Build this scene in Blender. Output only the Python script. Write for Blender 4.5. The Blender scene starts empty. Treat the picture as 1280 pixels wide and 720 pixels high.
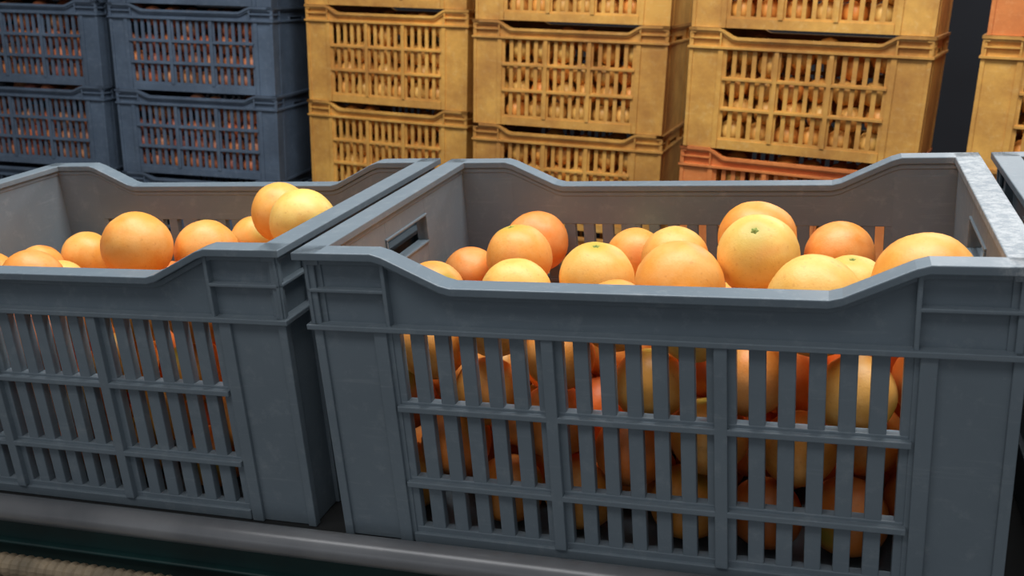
import bpy, bmesh, math, random
import numpy as np
from mathutils import Matrix, Vector, Quaternion, noise
random.seed(4); rng=np.random.default_rng(7)
col=bpy.context.scene.collection
scn=bpy.context.scene
scn.view_settings.view_transform='Standard'
Z0=1.252
# conveyor frame (slightly inclined) -> world
a_,b_=.0865,-.0507
Ry=Matrix.Rotation(a_,3,'Y'); Rx=Matrix.Rotation(b_,3,'X')
M3=Rx@Ry
CONV=Matrix.Translation((0,0,Z0))@M3.transposed().to_4x4()

# ---------------- helpers ----------------
def link(o): col.objects.link(o); return o
def obj(name,mesh,mat=None,M=None,parent=None):
    o=bpy.data.objects.new(name,mesh)
    if mat is not None and not mesh.materials: mesh.materials.append(mat)
    link(o)
    if parent: o.parent=parent
    if M is not None: o.matrix_local=M
    return o
def tag(o,label=None,cat=None,group=None,kind=None):
    if label:o["label"]=label
    if cat:o["category"]=cat
    if group:o["group"]=group
    if kind:o["kind"]=kind
def fin(bm,name,smooth=False,mats=()):
    bmesh.ops.recalc_face_normals(bm,faces=bm.faces)
    me=bpy.data.meshes.new(name);bm.to_mesh(me);bm.free()
    for m in mats: me.materials.append(m)
    if smooth: me.polygons.foreach_set('use_smooth',[True]*len(me.polygons))
    return me
def prism(bm,poly,d0,d1,fn):
    A=[bm.verts.new(fn(s,d0,z)) for s,z in poly]
    B=[bm.verts.new(fn(s,d1,z)) for s,z in poly]
    n=len(poly)
    bm.faces.new(A);bm.faces.new(B[::-1])
    for i in range(n):
        bm.faces.new((A[i],B[i],B[(i+1)%n],A[(i+1)%n]))
def sbox(bm,s0,s1,d0,d1,z0,z1,fn):
    prism(bm,[(s0,z0),(s1,z0),(s1,z1),(s0,z1)],d0,d1,fn)
def box(bm,x0,x1,y0,y1,z0,z1):
    prism(bm,[(x0,z0),(x1,z0),(x1,z1),(x0,z1)],y0,y1,lambda s,d,z:(s,d,z))
def cyl(bm,p0,p1,r,n=24,cap=True):
    p0=Vector(p0);p1=Vector(p1);ax=(p1-p0).normalized()
    u=ax.orthogonal().normalized();v=ax.cross(u)
    A=[];B=[]
    for i in range(n):
        t=2*math.pi*i/n;w=(u*math.cos(t)+v*math.sin(t))*r
        A.append(bm.verts.new(p0+w));B.append(bm.verts.new(p1+w))
    for i in range(n):
        f=bm.faces.new((A[i],A[(i+1)%n],B[(i+1)%n],B[i]));f.smooth=True
    if cap: bm.faces.new(A[::-1]);bm.faces.new(B)

# ---------------- materials ----------------
def mat_new(name):
    m=bpy.data.materials.new(name);m.use_nodes=True
    nt=m.node_tree;b=nt.nodes['Principled BSDF'];return m,nt,b
def N(nt,t,**k):
    n=nt.nodes.new(t)
    for a,v in k.items():
        if a in n.inputs: n.inputs[a].default_value=v
        else: setattr(n,a,v)
    return n
def mix(nt,fac,c1,c2):
    n=nt.nodes.new('ShaderNodeMix');n.data_type='RGBA'
    for i,v in ((0,fac),(6,c1),(7,c2)):
        if hasattr(v,'is_linked'): nt.links.new(v,n.inputs[i])
        else: n.inputs[i].default_value=v
    return n.outputs[2]
def math_(nt,op,a,b):
    n=nt.nodes.new('ShaderNodeMath');n.operation=op
    for i,v in ((0,a),(1,b)):
        if hasattr(v,'is_linked'): nt.links.new(v,n.inputs[i])
        else: n.inputs[i].default_value=v
    return n.outputs[0]
def ramp(nt,src,p0,p1,c0=(0,0,0,1),c1=(1,1,1,1)):
    r=nt.nodes.new('ShaderNodeValToRGB');e=r.color_ramp.elements
    e[0].position=p0;e[1].position=p1;e[0].color=c0;e[1].color=c1
    nt.links.new(src,r.inputs[0]);return r.outputs[0]
def rgb(r,g,b):
    f=lambda c:((c/255+.055)/1.055)**2.4 if c/255>.04045 else c/255/12.92
    return (f(r),f(g),f(b),1)
def plastic(name,base,dark,light,rough=.42,grime=None,gamt=.5,var=.15,edge=0,rim_speck=None,mott=.8):
    m,nt,b=mat_new(name)
    tc=N(nt,'ShaderNodeTexCoord');oi=N(nt,'ShaderNodeObjectInfo')
    off=nt.nodes.new('ShaderNodeVectorMath');off.operation='ADD'
    comb=nt.nodes.new('ShaderNodeMath');comb.operation='MULTIPLY';comb.inputs[1].default_value=13.7
    nt.links.new(oi.outputs['Random'],comb.inputs[0])
    nt.links.new(tc.outputs['Object'],off.inputs[0]);nt.links.new(comb.outputs[0],off.inputs[1])
    V=off.outputs[0]
    n1=N(nt,'ShaderNodeTexNoise',Scale=7.,Detail=6.,Roughness=.65);nt.links.new(V,n1.inputs['Vector'])
    n2=N(nt,'ShaderNodeTexNoise',Scale=60.,Detail=5.,Roughness=.7);nt.links.new(V,n2.inputs['Vector'])
    c=mix(nt,ramp(nt,n1.outputs[0],.35,.7),base,dark)
    c=mix(nt,ramp(nt,n2.outputs[0],.54,.82,(0,0,0,1),(mott,mott,mott,1)),c,light)
    mp=N(nt,'ShaderNodeMapping');mp.inputs['Scale'].default_value=(9,9,120);mp.inputs['Rotation'].default_value=(.1,.25,0);nt.links.new(V,mp.inputs['Vector'])
    n4=N(nt,'ShaderNodeTexNoise',Scale=1.5,Detail=4.,Roughness=.6);nt.links.new(mp.outputs[0],n4.inputs['Vector'])
    c=mix(nt,ramp(nt,n4.outputs[0],.60,.74,(0,0,0,1),(mott*.5,mott*.5,mott*.5,1)),c,light)
    sx=N(nt,'ShaderNodeSeparateXYZ');nt.links.new(tc.outputs['Object'],sx.inputs[0])
    if edge:
        g=N(nt,'ShaderNodeNewGeometry')
        pe=ramp(nt,g.outputs['Pointiness'],.53,.62,(0,0,0,1),(edge,edge,edge,1))
        c=mix(nt,pe,c,light)
    if rim_speck:
        # pale fine speckle on top of one end rim, scaled by object colour
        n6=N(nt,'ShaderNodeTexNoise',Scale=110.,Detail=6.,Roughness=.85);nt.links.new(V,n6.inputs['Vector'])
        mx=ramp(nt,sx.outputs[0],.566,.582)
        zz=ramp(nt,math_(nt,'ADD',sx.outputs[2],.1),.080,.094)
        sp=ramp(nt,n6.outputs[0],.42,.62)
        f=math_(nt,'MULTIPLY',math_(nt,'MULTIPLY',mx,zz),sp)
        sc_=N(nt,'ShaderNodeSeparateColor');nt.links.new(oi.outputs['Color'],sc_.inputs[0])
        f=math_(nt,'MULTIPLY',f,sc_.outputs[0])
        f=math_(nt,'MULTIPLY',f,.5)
        c=mix(nt,f,c,rim_speck)
    if grime:
        n3=N(nt,'ShaderNodeTexNoise',Scale=3.5,Detail=8.,Roughness=.7);nt.links.new(V,n3.inputs['Vector'])
        g=ramp(nt,n3.outputs[0],.38,.70,(0,0,0,1),(gamt,gamt,gamt,1))
        c=mix(nt,g,c,grime)
        ml=nt.nodes.new('ShaderNodeMath');ml.operation='MULTIPLY_ADD';ml.inputs[1].default_value=.06;nt.links.new(n3.outputs[0],ml.inputs[0]);nt.links.new(sx.outputs[2],ml.inputs[2])
        tg=ramp(nt,ml.outputs[0],0.005,.045,(0,0,0,1),(.6,.6,.6,1))
        c=mix(nt,tg,c,grime)
    hs=N(nt,'ShaderNodeHueSaturation');nt.links.new(c,hs.inputs['Color'])
    mr=N(nt,'ShaderNodeMapRange');mr.inputs['To Min'].default_value=1-var;mr.inputs['To Max'].default_value=1+var
    nt.links.new(oi.outputs['Random'],mr.inputs[0]);nt.links.new(mr.outputs[0],hs.inputs['Value'])
    nt.links.new(hs.outputs[0],b.inputs['Base Color'])
    rr=N(nt,'ShaderNodeMapRange');rr.inputs['To Min'].default_value=rough-.08;rr.inputs['To Max'].default_value=rough+.18
    nt.links.new(n1.outputs[0],rr.inputs[0]);nt.links.new(rr.outputs[0],b.inputs['Roughness'])
    bp=N(nt,'ShaderNodeBump',Strength=.12,Distance=.002);nt.links.new(n2.outputs[0],bp.inputs['Height']);nt.links.new(bp.outputs[0],b.inputs['Normal'])
    return m
M_grey=plastic('grey_blue_plastic',rgb(110,124,135),rgb(99,113,124),rgb(146,156,163),.38,var=.03,edge=.3,rim_speck=rgb(205,208,210),mott=.55)
M_dark=plastic('slate_blue_plastic',rgb(88,104,124),rgb(72,88,108),rgb(116,128,144),.5,grime=rgb(60,69,82),var=.08)
M_yel=plastic('yellow_plastic',rgb(232,178,90),rgb(214,156,72),rgb(242,204,134),.45,grime=rgb(150,98,54),gamt=.72,var=.08)
M_ora=plastic('orange_plastic',rgb(226,138,74),rgb(212,122,62),rgb(238,166,104),.5,grime=rgb(150,80,48),gamt=.5,var=.03)

def fruit_mat(name,stops,c2,obj_random=True):
    m,nt,b=mat_new(name)
    tc=N(nt,'ShaderNodeTexCoord')
    oi=N(nt,'ShaderNodeObjectInfo')
    if obj_random:
        rnd=oi.outputs['Random'];base=oi.outputs['Color']
    else:
        rnd=N(nt,'ShaderNodeNewGeometry').outputs['Random Per Island']
        r=nt.nodes.new('ShaderNodeValToRGB');e=r.color_ramp.elements
        e[0].position=0;e[0].color=stops[0];e[1].position=1;e[1].color=stops[-1]
        for i,s in enumerate(stops[1:-1]):
            x=e.new((i+1)/(len(stops)-1));x.color=s
        nt.links.new(rnd,r.inputs[0]);base=r.outputs[0]
    add=nt.nodes.new('ShaderNodeVectorMath');add.operation='ADD';ml=nt.nodes.new('ShaderNodeMath');ml.operation='MULTIPLY';ml.inputs[1].default_value=31.
    nt.links.new(rnd,ml.inputs[0]);nt.links.new(tc.outputs['Object'],add.inputs[0]);nt.links.new(ml.outputs[0],add.inputs[1])
    sc=1.3 if obj_random else 18.
    n=N(nt,'ShaderNodeTexNoise',Scale=sc,Detail=5.,Roughness=.6);nt.links.new(add.outputs[0],n.inputs['Vector'])
    if obj_random:
        # patches lighten the fruit's own colour
        hv=N(nt,'ShaderNodeHueSaturation');hv.inputs['Hue'].default_value=.512;hv.inputs['Saturation'].default_value=.88;hv.inputs['Value'].default_value=1.08
        nt.links.new(base,hv.inputs['Color']);c2v=hv.outputs[0]
    else: c2v=c2
    c=mix(nt,ramp(nt,n.outputs[0],.4,.7,(0,0,0,1),(.7,.7,.7,1)),base,c2v)
    if obj_random:
        nr_=N(nt,'ShaderNodeTexNoise',Scale=.9,Detail=2.);
        a2=nt.nodes.new('ShaderNodeVectorMath');a2.operation='ADD';a2.inputs[1].default_value=(9,4,2);nt.links.new(add.outputs[0],a2.inputs[0]);nt.links.new(a2.outputs[0],nr_.inputs['Vector'])
        c=mix(nt,ramp(nt,nr_.outputs[0],.52,.75,(0,0,0,1),(.5,.5,.5,1)),c,rgb(222,114,50))
        ds=nt.nodes.new('ShaderNodeVectorMath');ds.operation='DISTANCE';ds.inputs[1].default_value=(0,0,.93);nt.links.new(tc.outputs['Object'],ds.inputs[0])
        gr=ramp(nt,ds.outputs['Value'],.1,.65,(.9,.9,.9,1),(0,0,0,1))
        c=mix(nt,gr,c,rgb(182,168,66))
        nf=N(nt,'ShaderNodeTexNoise',Scale=9.,Detail=3.);nt.links.new(add.outputs[0],nf.inputs['Vector'])
        c=mix(nt,ramp(nt,nf.outputs[0],.61,.72,(0,0,0,1),(.3,.3,.3,1)),c,rgb(200,120,56))
    nt.links.new(c,b.inputs['Base Color'])
    b.inputs['Roughness'].default_value=.48
    v=N(nt,'ShaderNodeTexVoronoi',Scale=16. if obj_random else 420.);nt.links.new(tc.outputs['Object'],v.inputs['Vector'])
    n5=N(nt,'ShaderNodeTexNoise',Scale=30. if obj_random else 900.);nt.links.new(tc.outputs['Object'],n5.inputs['Vector'])
    bp=N(nt,'ShaderNodeBump',Strength=.12,Distance=.0007);nt.links.new(v.outputs[0],bp.inputs['Height'])
    bp2=N(nt,'ShaderNodeBump',Strength=.14,Distance=.0006);nt.links.new(n5.outputs[0],bp2.inputs['Height']);nt.links.new(bp.outputs[0],bp2.inputs['Normal'])
    nt.links.new(bp2.outputs[0],b.inputs['Normal'])
    return m
M_or=fruit_mat('orange_peel',None,None)
M_or2=fruit_mat('distant_orange_peel',[rgb(248,150,60),rgb(252,204,110),rgb(225,170,86),rgb(250,170,76)],rgb(250,190,100),False)
M_red=fruit_mat('distant_red_peel',[rgb(232,124,78),rgb(240,176,120),rgb(150,90,84),rgb(238,150,78)],rgb(206,108,80),False)
def simple(name,c1,c2,rough,metal=0,scale=12,bump=.2):
    m,nt,b=mat_new(name);tc=N(nt,'ShaderNodeTexCoord')
    n=N(nt,'ShaderNodeTexNoise',Scale=float(scale),Detail=6.);nt.links.new(tc.outputs['Object'],n.inputs['Vector'])
    nt.links.new(mix(nt,ramp(nt,n.outputs[0],.35,.7),c1,c2),b.inputs['Base Color'])
    b.inputs['Roughness'].default_value=rough;b.inputs['Metallic'].default_value=metal
    bp=N(nt,'ShaderNodeBump',Strength=bump,Distance=.003);nt.links.new(n.outputs[0],bp.inputs['Height']);nt.links.new(bp.outputs[0],b.inputs['Normal'])
    return m
M_stem=simple('green_stem',rgb(140,150,66),rgb(112,122,50),.7,scale=2)
M_rail=simple('worn_grey_rail',rgb(146,148,152),rgb(116,119,124),.28,.25,10,.06)
M_belt=simple('dark_belt',rgb(24,27,29),rgb(16,18,20),.8,0,15)
M_teal=simple('dark_teal_paint',rgb(20,58,58),rgb(12,34,37),.5,0,9)
M_tan=simple('worn_tan_hose',rgb(150,134,110),rgb(92,84,70),.7,0,30)
M_floor=simple('concrete',rgb(92,90,86),rgb(70,68,66),.8,0,3)
M_wall=simple('dark_wall',rgb(30,34,42),rgb(22,25,32),.9,0,2)
M_ceil=simple('ceiling_paint',rgb(120,122,124),rgb(105,107,110),.9,0,2)
M_wood=simple('pallet_wood',rgb(140,112,78),rgb(104,80,54),.85,0,14)

# ---------------- crate ----------------
def build_crate(name,W,D,H,q,p,zd,a,zb,rails,zg,taper,nslot=6,nbay=3,open_=.42,thick=.0165,over=.004,mats=(),end_ribs=True):
    bm=bmesh.new()
    def mk(side):
        L=W if side in 'fb' else D
        def fn(s,d,z):
            t=taper*(-z)
            k=1-2*t/L
            s2=L/2+(s-L/2)*k
            d2=d+t
            if side=='f': return (s2,d2,z)
            if side=='b': return (s2,D-d2,z)
            if side=='l': return (d2,s2,z)
            return (W-d2,s2,z)
        return fn
    lip=.0075
    for side in 'fblr':
        fn=mk(side);long=side in 'fb';L=W if long else D
        e=.004
        rw=.0205 if long else .0215
        if long:
            prof=[(-over,0),(q-.006,0),(q+.004,-.003),(p-.004,zd+.0025),(p+.006,zd),(L-p-.006,zd),(L-p+.004,zd+.0025),(L-q-.004,-.003),(L-q+.006,0),(L+over,0)]
        else: prof=[(-over,0),(L+over,0)]
        lowr=[(s,z-lip) for s,z in prof]
        prism(bm,prof+lowr[::-1],-over,rw,fn)
        st=[(min(max(s,.002),L-.002),z) for s,z in prof]
        prism(bm,[(s,z-lip) for s,z in st]+[(s,z-lip-.006) for s,z in st][::-1],.004,.0185,fn)
        w0=.010;w1=thick;wr=.0125
        inner=[(s if 0<i<len(prof)-1 else (e+.004 if i==0 else L-e-.004),z-.004) for i,(s,z) in enumerate(prof)]
        if long:
            prism(bm,inner+[(L-e-.004,zb-.003),(e+.004,zb-.003)],w0,w1,fn)
        else:
            h0,h1,hz0,hz1=L/2-.052,L/2+.052,-.062,-.034
            s0,s1=e+.004,L-e-.004
            sbox(bm,s0,h0,w0,w1,-H,-.004,fn);sbox(bm,h1,s1,w0,w1,-H,-.004,fn)
            sbox(bm,h0-.001,h1+.001,w0,w1,hz1,-.004,fn);sbox(bm,h0-.001,h1+.001,w0,w1,-H,hz0,fn)
            for (x0,x1,y0,y1) in ((h0-.003,h1+.003,hz1,hz1+.003),(h0-.003,h1+.003,hz0-.003,hz0),(h0-.003,h0,hz0,hz1),(h1,h1+.003,hz0,hz1)):
                sbox(bm,x0,x1,.006,.0195,y0,y1,fn)
        sbox(bm,-.001,L+.001,-.001,wr,zb,zb+.0055,fn)
        cq=q if long else .06
        for s0,s1 in ((e,cq),(L-cq,L-e)):
            zm=zb*.5
            sbox(bm,s0,s1,.002,wr,zm-.0018,zm+.0018,fn)
        for sc in (cq,L-cq):
            sbox(bm,sc-.002,sc+.002,.002,wr,zb,-.004,fn)
        for sc in (e+.0015,L-e-.0015):
            sbox(bm,sc-.0015,sc+.0015,.002,wr,zb,-.004,fn)
        aa=a if long else .07
        for sg in (0,1):
            def S(x0,x1): return (x0,x1) if sg==0 else (L-x1,L-x0)
            s0,s1=S(.009,aa-.016);sbox(bm,s0,s1,.0065,wr,-H,zb,fn)
            s0,s1=S(aa-.017,aa-.004);sbox(bm,s0,s1,.0025,wr,-H,zb,fn)
            s0,s1=S(aa-.006,aa);sbox(bm,s0,s1,.006,wr,-H,zb,fn)
            s0,s1=S(.0035,.012);sbox(bm,s0,s1,.0035,wr,-H,zb,fn)
            if long:
                s0,s1=S(.008,aa);sbox(bm,s0,s1,.0105,w1+.0001,-H,-.02,fn)
        if not long:
            if end_ribs:
                for z in rails: sbox(bm,aa-.002,L-aa+.002,.0055,wr,z-.002,z+.002,fn)
            else:
                sbox(bm,.009,L-.009,.004,wr,-H,zb,fn)
            continue
        nb=nbay
        bw=(L-2*aa)/nb
        for i in range(1,nb):
            x=aa+bw*i;sbox(bm,x-.0055,x+.0055,.001,w1,zg,zb,fn)
        zr=list(rails)
        for z in zr: sbox(bm,aa-.002,L-aa+.002,.0012,w1,z-.003,z+.003,fn)
        rows=[zb]+zr+[zg]
        sbox(bm,aa-.002,L-aa+.002,.0035,w1,-H,zg,fn)
        ns=nslot
        for i in range(nb):
            x0=aa+bw*i+(.0055 if i else 0);x1=aa+bw*(i+1)-(.0055 if i<nb-1 else 0)
            pitch=(x1-x0)/ns;sw=pitch*open_
            for j in range(ns+1):
                c=x0+pitch*j
                l=max(x0-.001,c-(pitch-sw)/2);r=min(x1+.001,c+(pitch-sw)/2)
                sbox(bm,l,r,.0075,w1-.0005,zg-.001,zb+.001,fn)
        for k,z in enumerate(rows):
            if k==0: sbox(bm,aa,L-aa,.0072,w1-.0003,z-.003,z+.001,fn)
            else: sbox(bm,aa,L-aa,.0072,w1-.0003,z-.005,z+.006,fn)
    t=taper*H
    box(bm,.010+t,W-.010-t,.010+t,D-.010-t,-H,-H+.005)
    return fin(bm,name,mats=mats)
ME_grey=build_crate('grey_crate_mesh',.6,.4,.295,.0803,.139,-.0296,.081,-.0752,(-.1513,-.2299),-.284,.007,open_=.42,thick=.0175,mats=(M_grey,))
ME_yel=build_crate('yellow_crate_mesh',.6,.4,.3090,.085,.12,-.022,.098,-.052,(-.128,-.205),-.285,.006,nslot=5,open_=.56,thick=.0130,over=.0,mats=(M_yel,),end_ribs=False)
ME_dark=build_crate('slate_crate_mesh',.6,.4,.2852,.085,.12,-.018,.075,-.048,(-.12,-.192),-.262,.006,nslot=6,open_=.54,thick=.0130,over=.0,mats=(M_dark,),end_ribs=False)

def place_main(dx,dy,label,rim_speck):
    o=obj('plastic_crate',ME_grey,M=None)
    o.matrix_world=CONV@Matrix.Translation((dx,dy,0))
    o.color=(rim_speck,rim_speck,rim_speck,1)
    md=o.modifiers.new('bevel','BEVEL');md.width=.0010;md.segments=2;md.limit_method='ANGLE';md.angle_limit=math.radians(40)
    tag(o,label,'crate','grey crates on the conveyor')
    return o
DL=-.625
place_main(0,0,'grey-blue plastic crate heaped with oranges, one rim speckled pale',1)
place_main(DL,.006,'grey-blue plastic crate of oranges with a lower fill',0)
place_main(.620,0,'grey-blue plastic crate standing next along the conveyor',0)

# ---------------- stacks ----------------
bgfruit=bmesh.new()
ico=bmesh.new();bmesh.ops.create_icosphere(ico,subdivisions=2,radius=1)
icv=[v.co.copy() for v in ico.verts];icf=[[v.index for v in f.verts] for f in ico.faces];ico.free()
def add_fruit(P,r,mi):
    vs=[bgfruit.verts.new(P+v*r) for v in icv]
    for f in icf:
        F=bgfruit.faces.new([vs[i] for i in f]);F.smooth=True;F.material_index=mi
def fill_fruit(Mx,H,mi):
    for k in range(4):
        for j in range(3):
            r=.0345
            z=-H+.006+r+k*(.0575 if H<.3 else .0605)
            off=(.5 if (k+j)%2 else 0)*.07
            for i in range(8):
                if k==3 and random.random()<.08: continue
                x=.056+i*.0693+off*.5+random.uniform(-.004,.004)
                if x>.546: continue
                y=.0500+j*.068+random.uniform(-.001,.004)
                up=random.uniform(.02,.042) if (k==3 and random.random()<.5) else random.uniform(-.003,.003)
                add_fruit(Mx@Vector((x,y,max(z+up,-H+.006+r))),r*random.uniform(.93,1.),mi)
def stack(x,y,z,yaw,H,me,nd,nup,labels,group,fr,mi,matov=None):
    base=Matrix.Translation((x,y,z+Z0))@Matrix.Rotation(yaw,4,'Z')
    for k in range(-nup,nd):
        jit=Matrix.Translation((random.uniform(-.003,.003),random.uniform(-.003,.003),-k*H))
        Mx=base@jit
        o=obj('plastic_crate',me);o.matrix_world=Mx
        if matov and k in matov:
            o.material_slots[0].link='OBJECT';o.material_slots[0].material=matov[k]
            tag(o,'grimy orange plastic crate of oranges in a stack','crate',group)
        else: tag(o,labels,'crate',group)
        if k in fr: fill_fruit(Mx,H,mi)
    zb=z+Z0-(nd-1)*H-H
    bm=bmesh.new()
    for i in range(7): box(bm,.0+i*.0867,.06+i*.0867+.02,0,.4,zb-.022-.0005,zb-.0005)
    for yy in (0,.165,.33): box(bm,0,.6,yy,yy+.07,.022,zb-.0225)
    for i in range(3): box(bm,i*.25,i*.25+.1,0,.4,0,.0215)
    me2=fin(bm,'pallet');o=obj('wooden_pallet',me2,M_wood)
    o.matrix_world=Matrix.Translation((x,y,0))@Matrix.Rotation(yaw,4,'Z')
    tag(o,'rough wooden pallet carrying a stack of crates','pallet','pallets under the stacks')
Hy,Hd=.3097,.2859
yl='stained yellow plastic crate of oranges in a stack'
stack(-1.232,2.245,.152,-.10,Hy,ME_yel,4,1,yl,'yellow crate stacks',(-1,0,1),0)
stack(-.602,2.131,.128,-.03,Hy,ME_yel,4,1,yl,'yellow crate stacks',(-1,0,1),0)
stack(.078,1.909,.137,-.172,Hy,ME_yel,4,1,yl,'yellow crate stacks',(-1,0,1),0,{1:M_ora})
b3=Matrix.Rotation(-.172,3,'Z')@Vector((.70,.03,0))
stack(.074+b3.x,1.909+b3.y,.145,-.172,Hy,ME_yel,4,1,yl,'yellow crate stacks',(-1,0,1),0,{-1:M_ora})
dl='slate-blue plastic crate of reddish oranges in a stack'
stack(-1.90,2.11,.14,.1,Hd,ME_dark,4,1,dl,'slate crate stacks',(-1,0,1),1)
b3=Matrix.Rotation(.1,3,'Z')@Vector((-.64,.0,0))
stack(-1.90+b3.x,2.11+b3.y,.145,.1,Hd,ME_dark,4,1,dl,'slate crate stacks',(-1,0,1),1)

# ---------------- oranges ----------------
# x,y,z,R,tone (0 deep orange .. 1 pale yellow)
main_anchor=[(.048,.17,-.096,.035,.35),(.06,.275,-.110,.034,.1),(.122,.338,-.088,.038,.05),(.121,.262,-.085,.038,.4),(.160,.133,-.082,.038,.85),
(.235,.163,-.073,.039,.75),(.241,.335,-.105,.036,.3),(.295,.276,-.090,.038,.6),(.328,.128,-.066,.042,.45),(.276,.055,-.072,.033,.4),(.345,.055,-.078,.033,.9),
(.381,.285,-.064,.041,.25),(.385,.163,-.049,.0395,.95),(.465,.308,-.090,.038,.15),(.444,.072,-.062,.0450,.75),(.476,.2,-.090,.034,.9),(.532,.105,-.052,.0455,.55),(.165,.056,-.084,.033,.6)]
main_front=[(.095,.056,-.110,.035,.3),(.222,.050,-.105,.033,.2),(.388,.052,-.125,.033,.1)]
left_anchor=[(-.560,.27,-.115,.031,.3),(-.54,.325,-.118,.036,.5),(-.276,.127,-.040,.040,.4),(-.38,.068,-.064,.036,.15),(-.236,.180,-.060,.038,.35),
(-.335,.33,-.098,.036,.6),(-.275,.34,-.095,.033,.5),(-.200,.300,-.045,.038,.6),(-.115,.208,-.033,.040,1.),(-.56,.18,-.098,.032,.3),(-.47,.2,-.118,.033,.7)]
left_front=[(-.305,.055,-.104,.035,.1),(-.232,.055,-.095,.035,.3),(-.160,.055,-.092,.035,.1),(-.09,.055,-.092,.035,.3),(-.455,.055,-.09,.035,.2),(-.53,.055,-.09,.035,.4),
 (-.1,.135,-.108,.036,.3),(-.17,.135,-.11,.036,.2)]
def simulate(anchors,front,x0,nfill,cap,seed):
    g=np.random.default_rng(seed)
    allA=anchors+front
    n=len(allA)+nfill
    P=np.zeros((n,3));R=np.zeros(n)
    A=np.array(allA);na=len(A)
    P[:na]=A[:,:3]-[x0,0,0];R[:na]=A[:,3]
    R[na:]=g.uniform(.0335,.0370,nfill)
    P[na:,0]=g.uniform(.06,.54,nfill);P[na:,1]=g.uniform(.06,.34,nfill);P[na:,2]=g.uniform(-.25,-.14,nfill)
    T=np.concatenate([A[:,4],g.uniform(-.45,.6,nfill)])  # fillers skew deeper: shade inside the crate put into their peel colour
    w=np.ones(n);w[:len(anchors)]=.04;w[len(anchors):na]=.3
    home=P[:na].copy()
    iu,ju=np.triu_indices(n,1)
    wi=w[iu]/(w[iu]+w[ju]);wj=1-wi
    IT=1700
    for it in range(IT):
        late=it>IT*.75
        P[na:,2]-=.0004 if not late else .0001
        P[na:,1]-=.0003 if not late else 0   # settle towards the slotted side
        if it<IT*.9: P[:na]+=(home-P[:na])*.15
        for _ in range(2):
            d=P[ju]-P[iu];L=np.linalg.norm(d,axis=1)+1e-9
            ov=(R[iu]+R[ju])*1.001-L
            m=ov>0
            c=(d[m]/L[m][:,None])*(ov[m]*.9)[:,None]
            np.add.at(P,iu[m],-c*wi[m][:,None]);np.add.at(P,ju[m],c*wj[m][:,None])
            t=.0190-.007*P[:,2]
            P[:,0]=np.clip(P[:,0],t+R,.6-t-R);P[:,1]=np.clip(P[:,1],t+R,.4-t-R)
            P[:,2]=np.maximum(P[:,2],-.289+R)
            P[na:,2]=np.minimum(P[na:,2],cap(P[na:,0],P[na:,1]))
    P[:,0]+=x0
    return P,R*.997,len(anchors),T
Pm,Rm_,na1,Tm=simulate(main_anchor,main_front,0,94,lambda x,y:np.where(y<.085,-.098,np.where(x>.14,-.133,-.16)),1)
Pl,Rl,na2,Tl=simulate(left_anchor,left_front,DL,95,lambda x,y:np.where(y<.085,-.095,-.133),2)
Pl[:,1]+=.006
bm=bmesh.new();bmesh.ops.create_uvsphere(bm,u_segments=40,v_segments=24,radius=1)
for v in bm.verts:
    r=math.hypot(v.co.x,v.co.y)
    dent=math.exp(-(r/.16)**2)
    f=1+.03*noise.noise(v.co*1.1+Vector((3,1,7)))+.012*noise.noise(v.co*2.7)
    if v.co.z>0: v.co.z=v.co.z*.96-.04*dent
    else: v.co.z=v.co.z*.96+.025*dent
    if r>.25 : v.co*=f
ME_or=fin(bm,'orange_mesh',True,(M_or,))
bm=bmesh.new()
ring=[];c0=bm.verts.new((0,0,.937))
for i in range(20):
    t=2*math.pi*i/20;rr=.085+.018*math.cos(5*t);ring.append(bm.verts.new((rr*math.cos(t),rr*math.sin(t),.929)))
low=[bm.verts.new((v.co.x*1.05,v.co.y*1.05,.90)) for v in ring]
for i in range(20):
    bm.faces.new((c0,ring[i],ring[(i+1)%20]));bm.faces.new((ring[i],low[i],low[(i+1)%20],ring[(i+1)%20]))
bm.faces.new(low)
cyl(bm,(0,0,.93),(0,0,.947),.03,10)
ME_stem=fin(bm,'stem_mesh',True,(M_stem,))
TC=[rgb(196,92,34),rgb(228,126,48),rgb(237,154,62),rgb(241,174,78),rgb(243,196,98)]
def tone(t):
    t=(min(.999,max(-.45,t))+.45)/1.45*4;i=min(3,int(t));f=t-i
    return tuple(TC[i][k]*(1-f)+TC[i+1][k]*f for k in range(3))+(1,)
def place(P,R,T,na,label_top,label_fill,group,dirs,lab):
    for i in range(len(R)):
        o=bpy.data.objects.new('orange',ME_or);link(o)
        if i<na and i in dirs: q=Vector(dirs[i]).normalized().to_track_quat('Z','Y')
        else:
            q=Quaternion(Vector(rng.normal(size=3)).normalized(),rng.uniform(0,6.28))
            if i<na and i%3:
                zdir=q@Vector((0,0,1))
                if zdir.y<0: q=Quaternion((1,0,0),math.pi)@q
        sc=float(R[i])
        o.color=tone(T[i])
        o.matrix_world=CONV@(Matrix.Translation(Vector(P[i]))@q.to_matrix().to_4x4()@Matrix.Diagonal((sc*rng.uniform(.96,1),sc*rng.uniform(.96,1),sc*rng.uniform(.95,1.02),1)))
        tag(o,lab.get(i,label_top) if i<na else label_fill,'orange',group)
        if i<na:
            s=bpy.data.objects.new('stem',ME_stem);link(s);s.parent=o
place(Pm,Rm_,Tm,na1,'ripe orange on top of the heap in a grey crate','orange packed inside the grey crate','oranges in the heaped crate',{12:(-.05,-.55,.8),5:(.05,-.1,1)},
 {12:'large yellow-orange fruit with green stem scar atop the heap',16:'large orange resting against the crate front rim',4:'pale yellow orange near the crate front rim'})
place(Pl,Rl,Tl,na2,'ripe orange lying on top in the lower-filled crate','orange packed inside the lower-filled crate','oranges in the lower-filled crate',{},{8:'pale yellow orange piled high against the crate side'})
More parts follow.
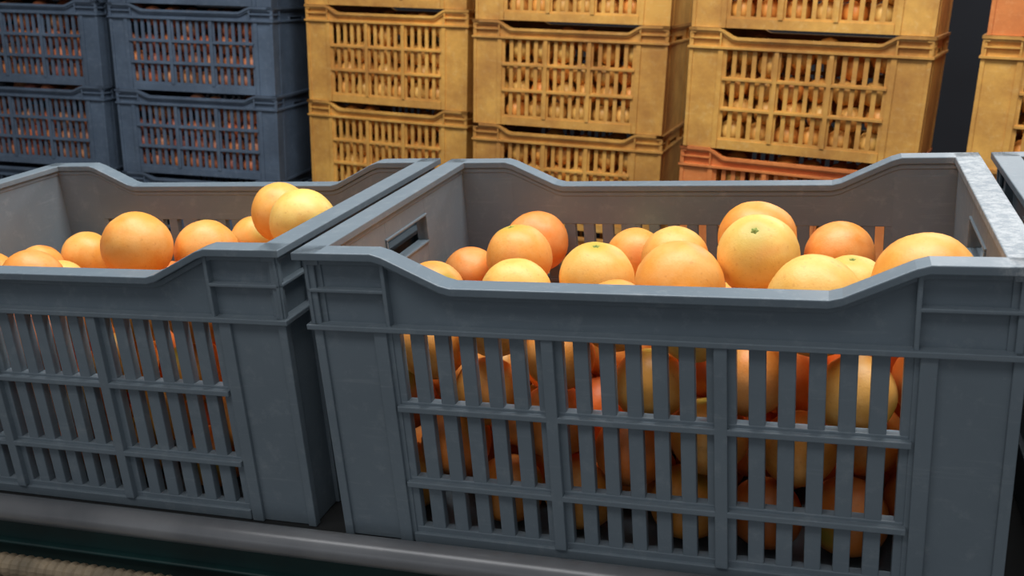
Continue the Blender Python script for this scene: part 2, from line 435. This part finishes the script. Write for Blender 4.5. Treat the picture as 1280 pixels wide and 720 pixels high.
Ms=CONV@Matrix.Translation((.620,0,0))
for p_,r_ in zip(Pm,Rm_):
    add_fruit(Ms@Vector((.6-p_[0],p_[1],p_[2]-.0)),float(r_)*.99,0)
o=obj('distant_oranges',fin(bgfruit,'distant_oranges',False,(M_or2,M_red)))
tag(o,'many more oranges and reddish citrus filling the stacked crates','oranges',None,'stuff')

# ---------------- conveyor ----------------
emp=bpy.data.objects.new('belt_conveyor',None);link(emp);emp.matrix_world=CONV@Matrix.Translation((0,.2,-.36))
tag(emp,'grey belt conveyor with rounded side rails carrying the crates','conveyor')
OFF=Matrix.Translation((0,-.2,.36))
def part(name,bm,mat,label=None,bev=0,smooth=False):
    o=obj(name,fin(bm,name,smooth),mat,parent=emp);o.matrix_local=OFF
    if label:o["label"]=label
    if bev:
        md=o.modifiers.new('b','BEVEL');md.width=bev;md.segments=3;md.limit_method='ANGLE'
    return o
for yy in (-.0125,.4225):
    bm=bmesh.new();cyl(bm,(-1.6,yy,-.2985),(1.6,yy,-.2985),.0145,32);part('side_rail',bm,M_rail,'rounded worn grey side rail')
bm=bmesh.new();box(bm,-1.6,1.6,.003,.407,-.302,-.2953);part('belt',bm,M_belt,'dark rubber belt')
for y0,y1 in ((-.010,.0),(.41,.420)):
    bm=bmesh.new();box(bm,-1.6,1.6,y0,y1,-.44,-.312);box(bm,-1.6,1.6,y0-.008 if y0<0 else y0,y1 if y0<0 else y1+.008,-.343,-.339)
    part('side_beam',bm,M_teal,'dark teal painted side beam',.002)
bm=bmesh.new();nr=400;prev=None
for i in range(nr+1):
    x=-1.6+2.4*i/nr;r=.0135 if i%2 else .0112
    ringv=[bm.verts.new((x,-.034+r*math.cos(t),-.358+r*math.sin(t))) for t in [2*math.pi*k/16 for k in range(16)]]
    if prev:
        for k in range(16): bm.faces.new((prev[k],prev[(k+1)%16],ringv[(k+1)%16],ringv[k]))
    prev=ringv
part('hose',bm,M_tan,'tan ribbed hose along the beam')
Mw=CONV.inverted()
for x in (-1.3,-.2,1.2):
    for y in (-.005,.415):
        top=CONV@Vector((x,y,-.438));bm=bmesh.new();box(bm,top.x-.025,top.x+.025,top.y-.02,top.y+.02,.001,top.z)
        bmesh.ops.transform(bm,matrix=Mw,verts=bm.verts)
        part('leg',bm,M_teal)

# ---------------- room ----------------
def slab(name,x0,x1,y0,y1,z0,z1,mat):
    bm=bmesh.new();box(bm,x0,x1,y0,y1,z0,z1);o=obj(name,fin(bm,name),mat);o["kind"]="structure";return o
slab('floor',-5,4,-3,3.6,-.1,0,M_floor)
slab('wall_back',-5,4,3.4,3.6,0,4,M_wall)
slab('wall_left',-5.2,-5,-3,3.6,0,4,M_wall)
slab('ceiling',-5,4,-3,3.6,4,4.1,M_ceil)

# ---------------- lights ----------------
def area(loc,tgt,sx,sy,E,colr):
    l=bpy.data.lights.new('tube','AREA');l.shape='RECTANGLE';l.size=sx;l.size_y=sy;l.energy=E;l.color=colr
    o=bpy.data.objects.new('ceiling_lamp',l);link(o);o.location=loc
    o.rotation_euler=(Vector(tgt)-Vector(loc)).to_track_quat('-Z','Y').to_euler();return o
area((.1,.45,3.7),(.1,1.0,1),3.2,.8,126,(1,.99,.97))
area((-.6,-1.4,3.4),(-.5,.8,1),3.4,.8,24,(1,.98,.96))
area((1.1,2.85,2.75),(.5,.2,1.25),1.6,.35,20,(1,1,1))
w=bpy.data.worlds.new('w');scn.world=w;w.use_nodes=True
w.node_tree.nodes['Background'].inputs[0].default_value=(.86,.9,.95,1);w.node_tree.nodes['Background'].inputs[1].default_value=.27

# ---------------- camera ----------------
yaw,p,r=-.3291,.322,-.0778
F=Vector((math.sin(yaw)*math.cos(p),math.cos(yaw)*math.cos(p),-math.sin(p)))
R0=Vector((math.cos(yaw),-math.sin(yaw),0));U0=R0.cross(F)
Rr=R0*math.cos(r)+U0*math.sin(r);Ur=-R0*math.sin(r)+U0*math.cos(r)
cm=Matrix((Rr,Ur,-F)).transposed().to_4x4();cm.translation=Vector((.4549,-.7431,.2335))
cd=bpy.data.cameras.new('camera');cd.sensor_width=36;cd.lens=1229.4/1280*36;cd.clip_start=.02
cd.dof.use_dof=True;cd.dof.focus_distance=.95;cd.dof.aperture_fstop=13
cam=bpy.data.objects.new('camera',cd);link(cam);cam.matrix_world=CONV@cm
scn.camera=cam
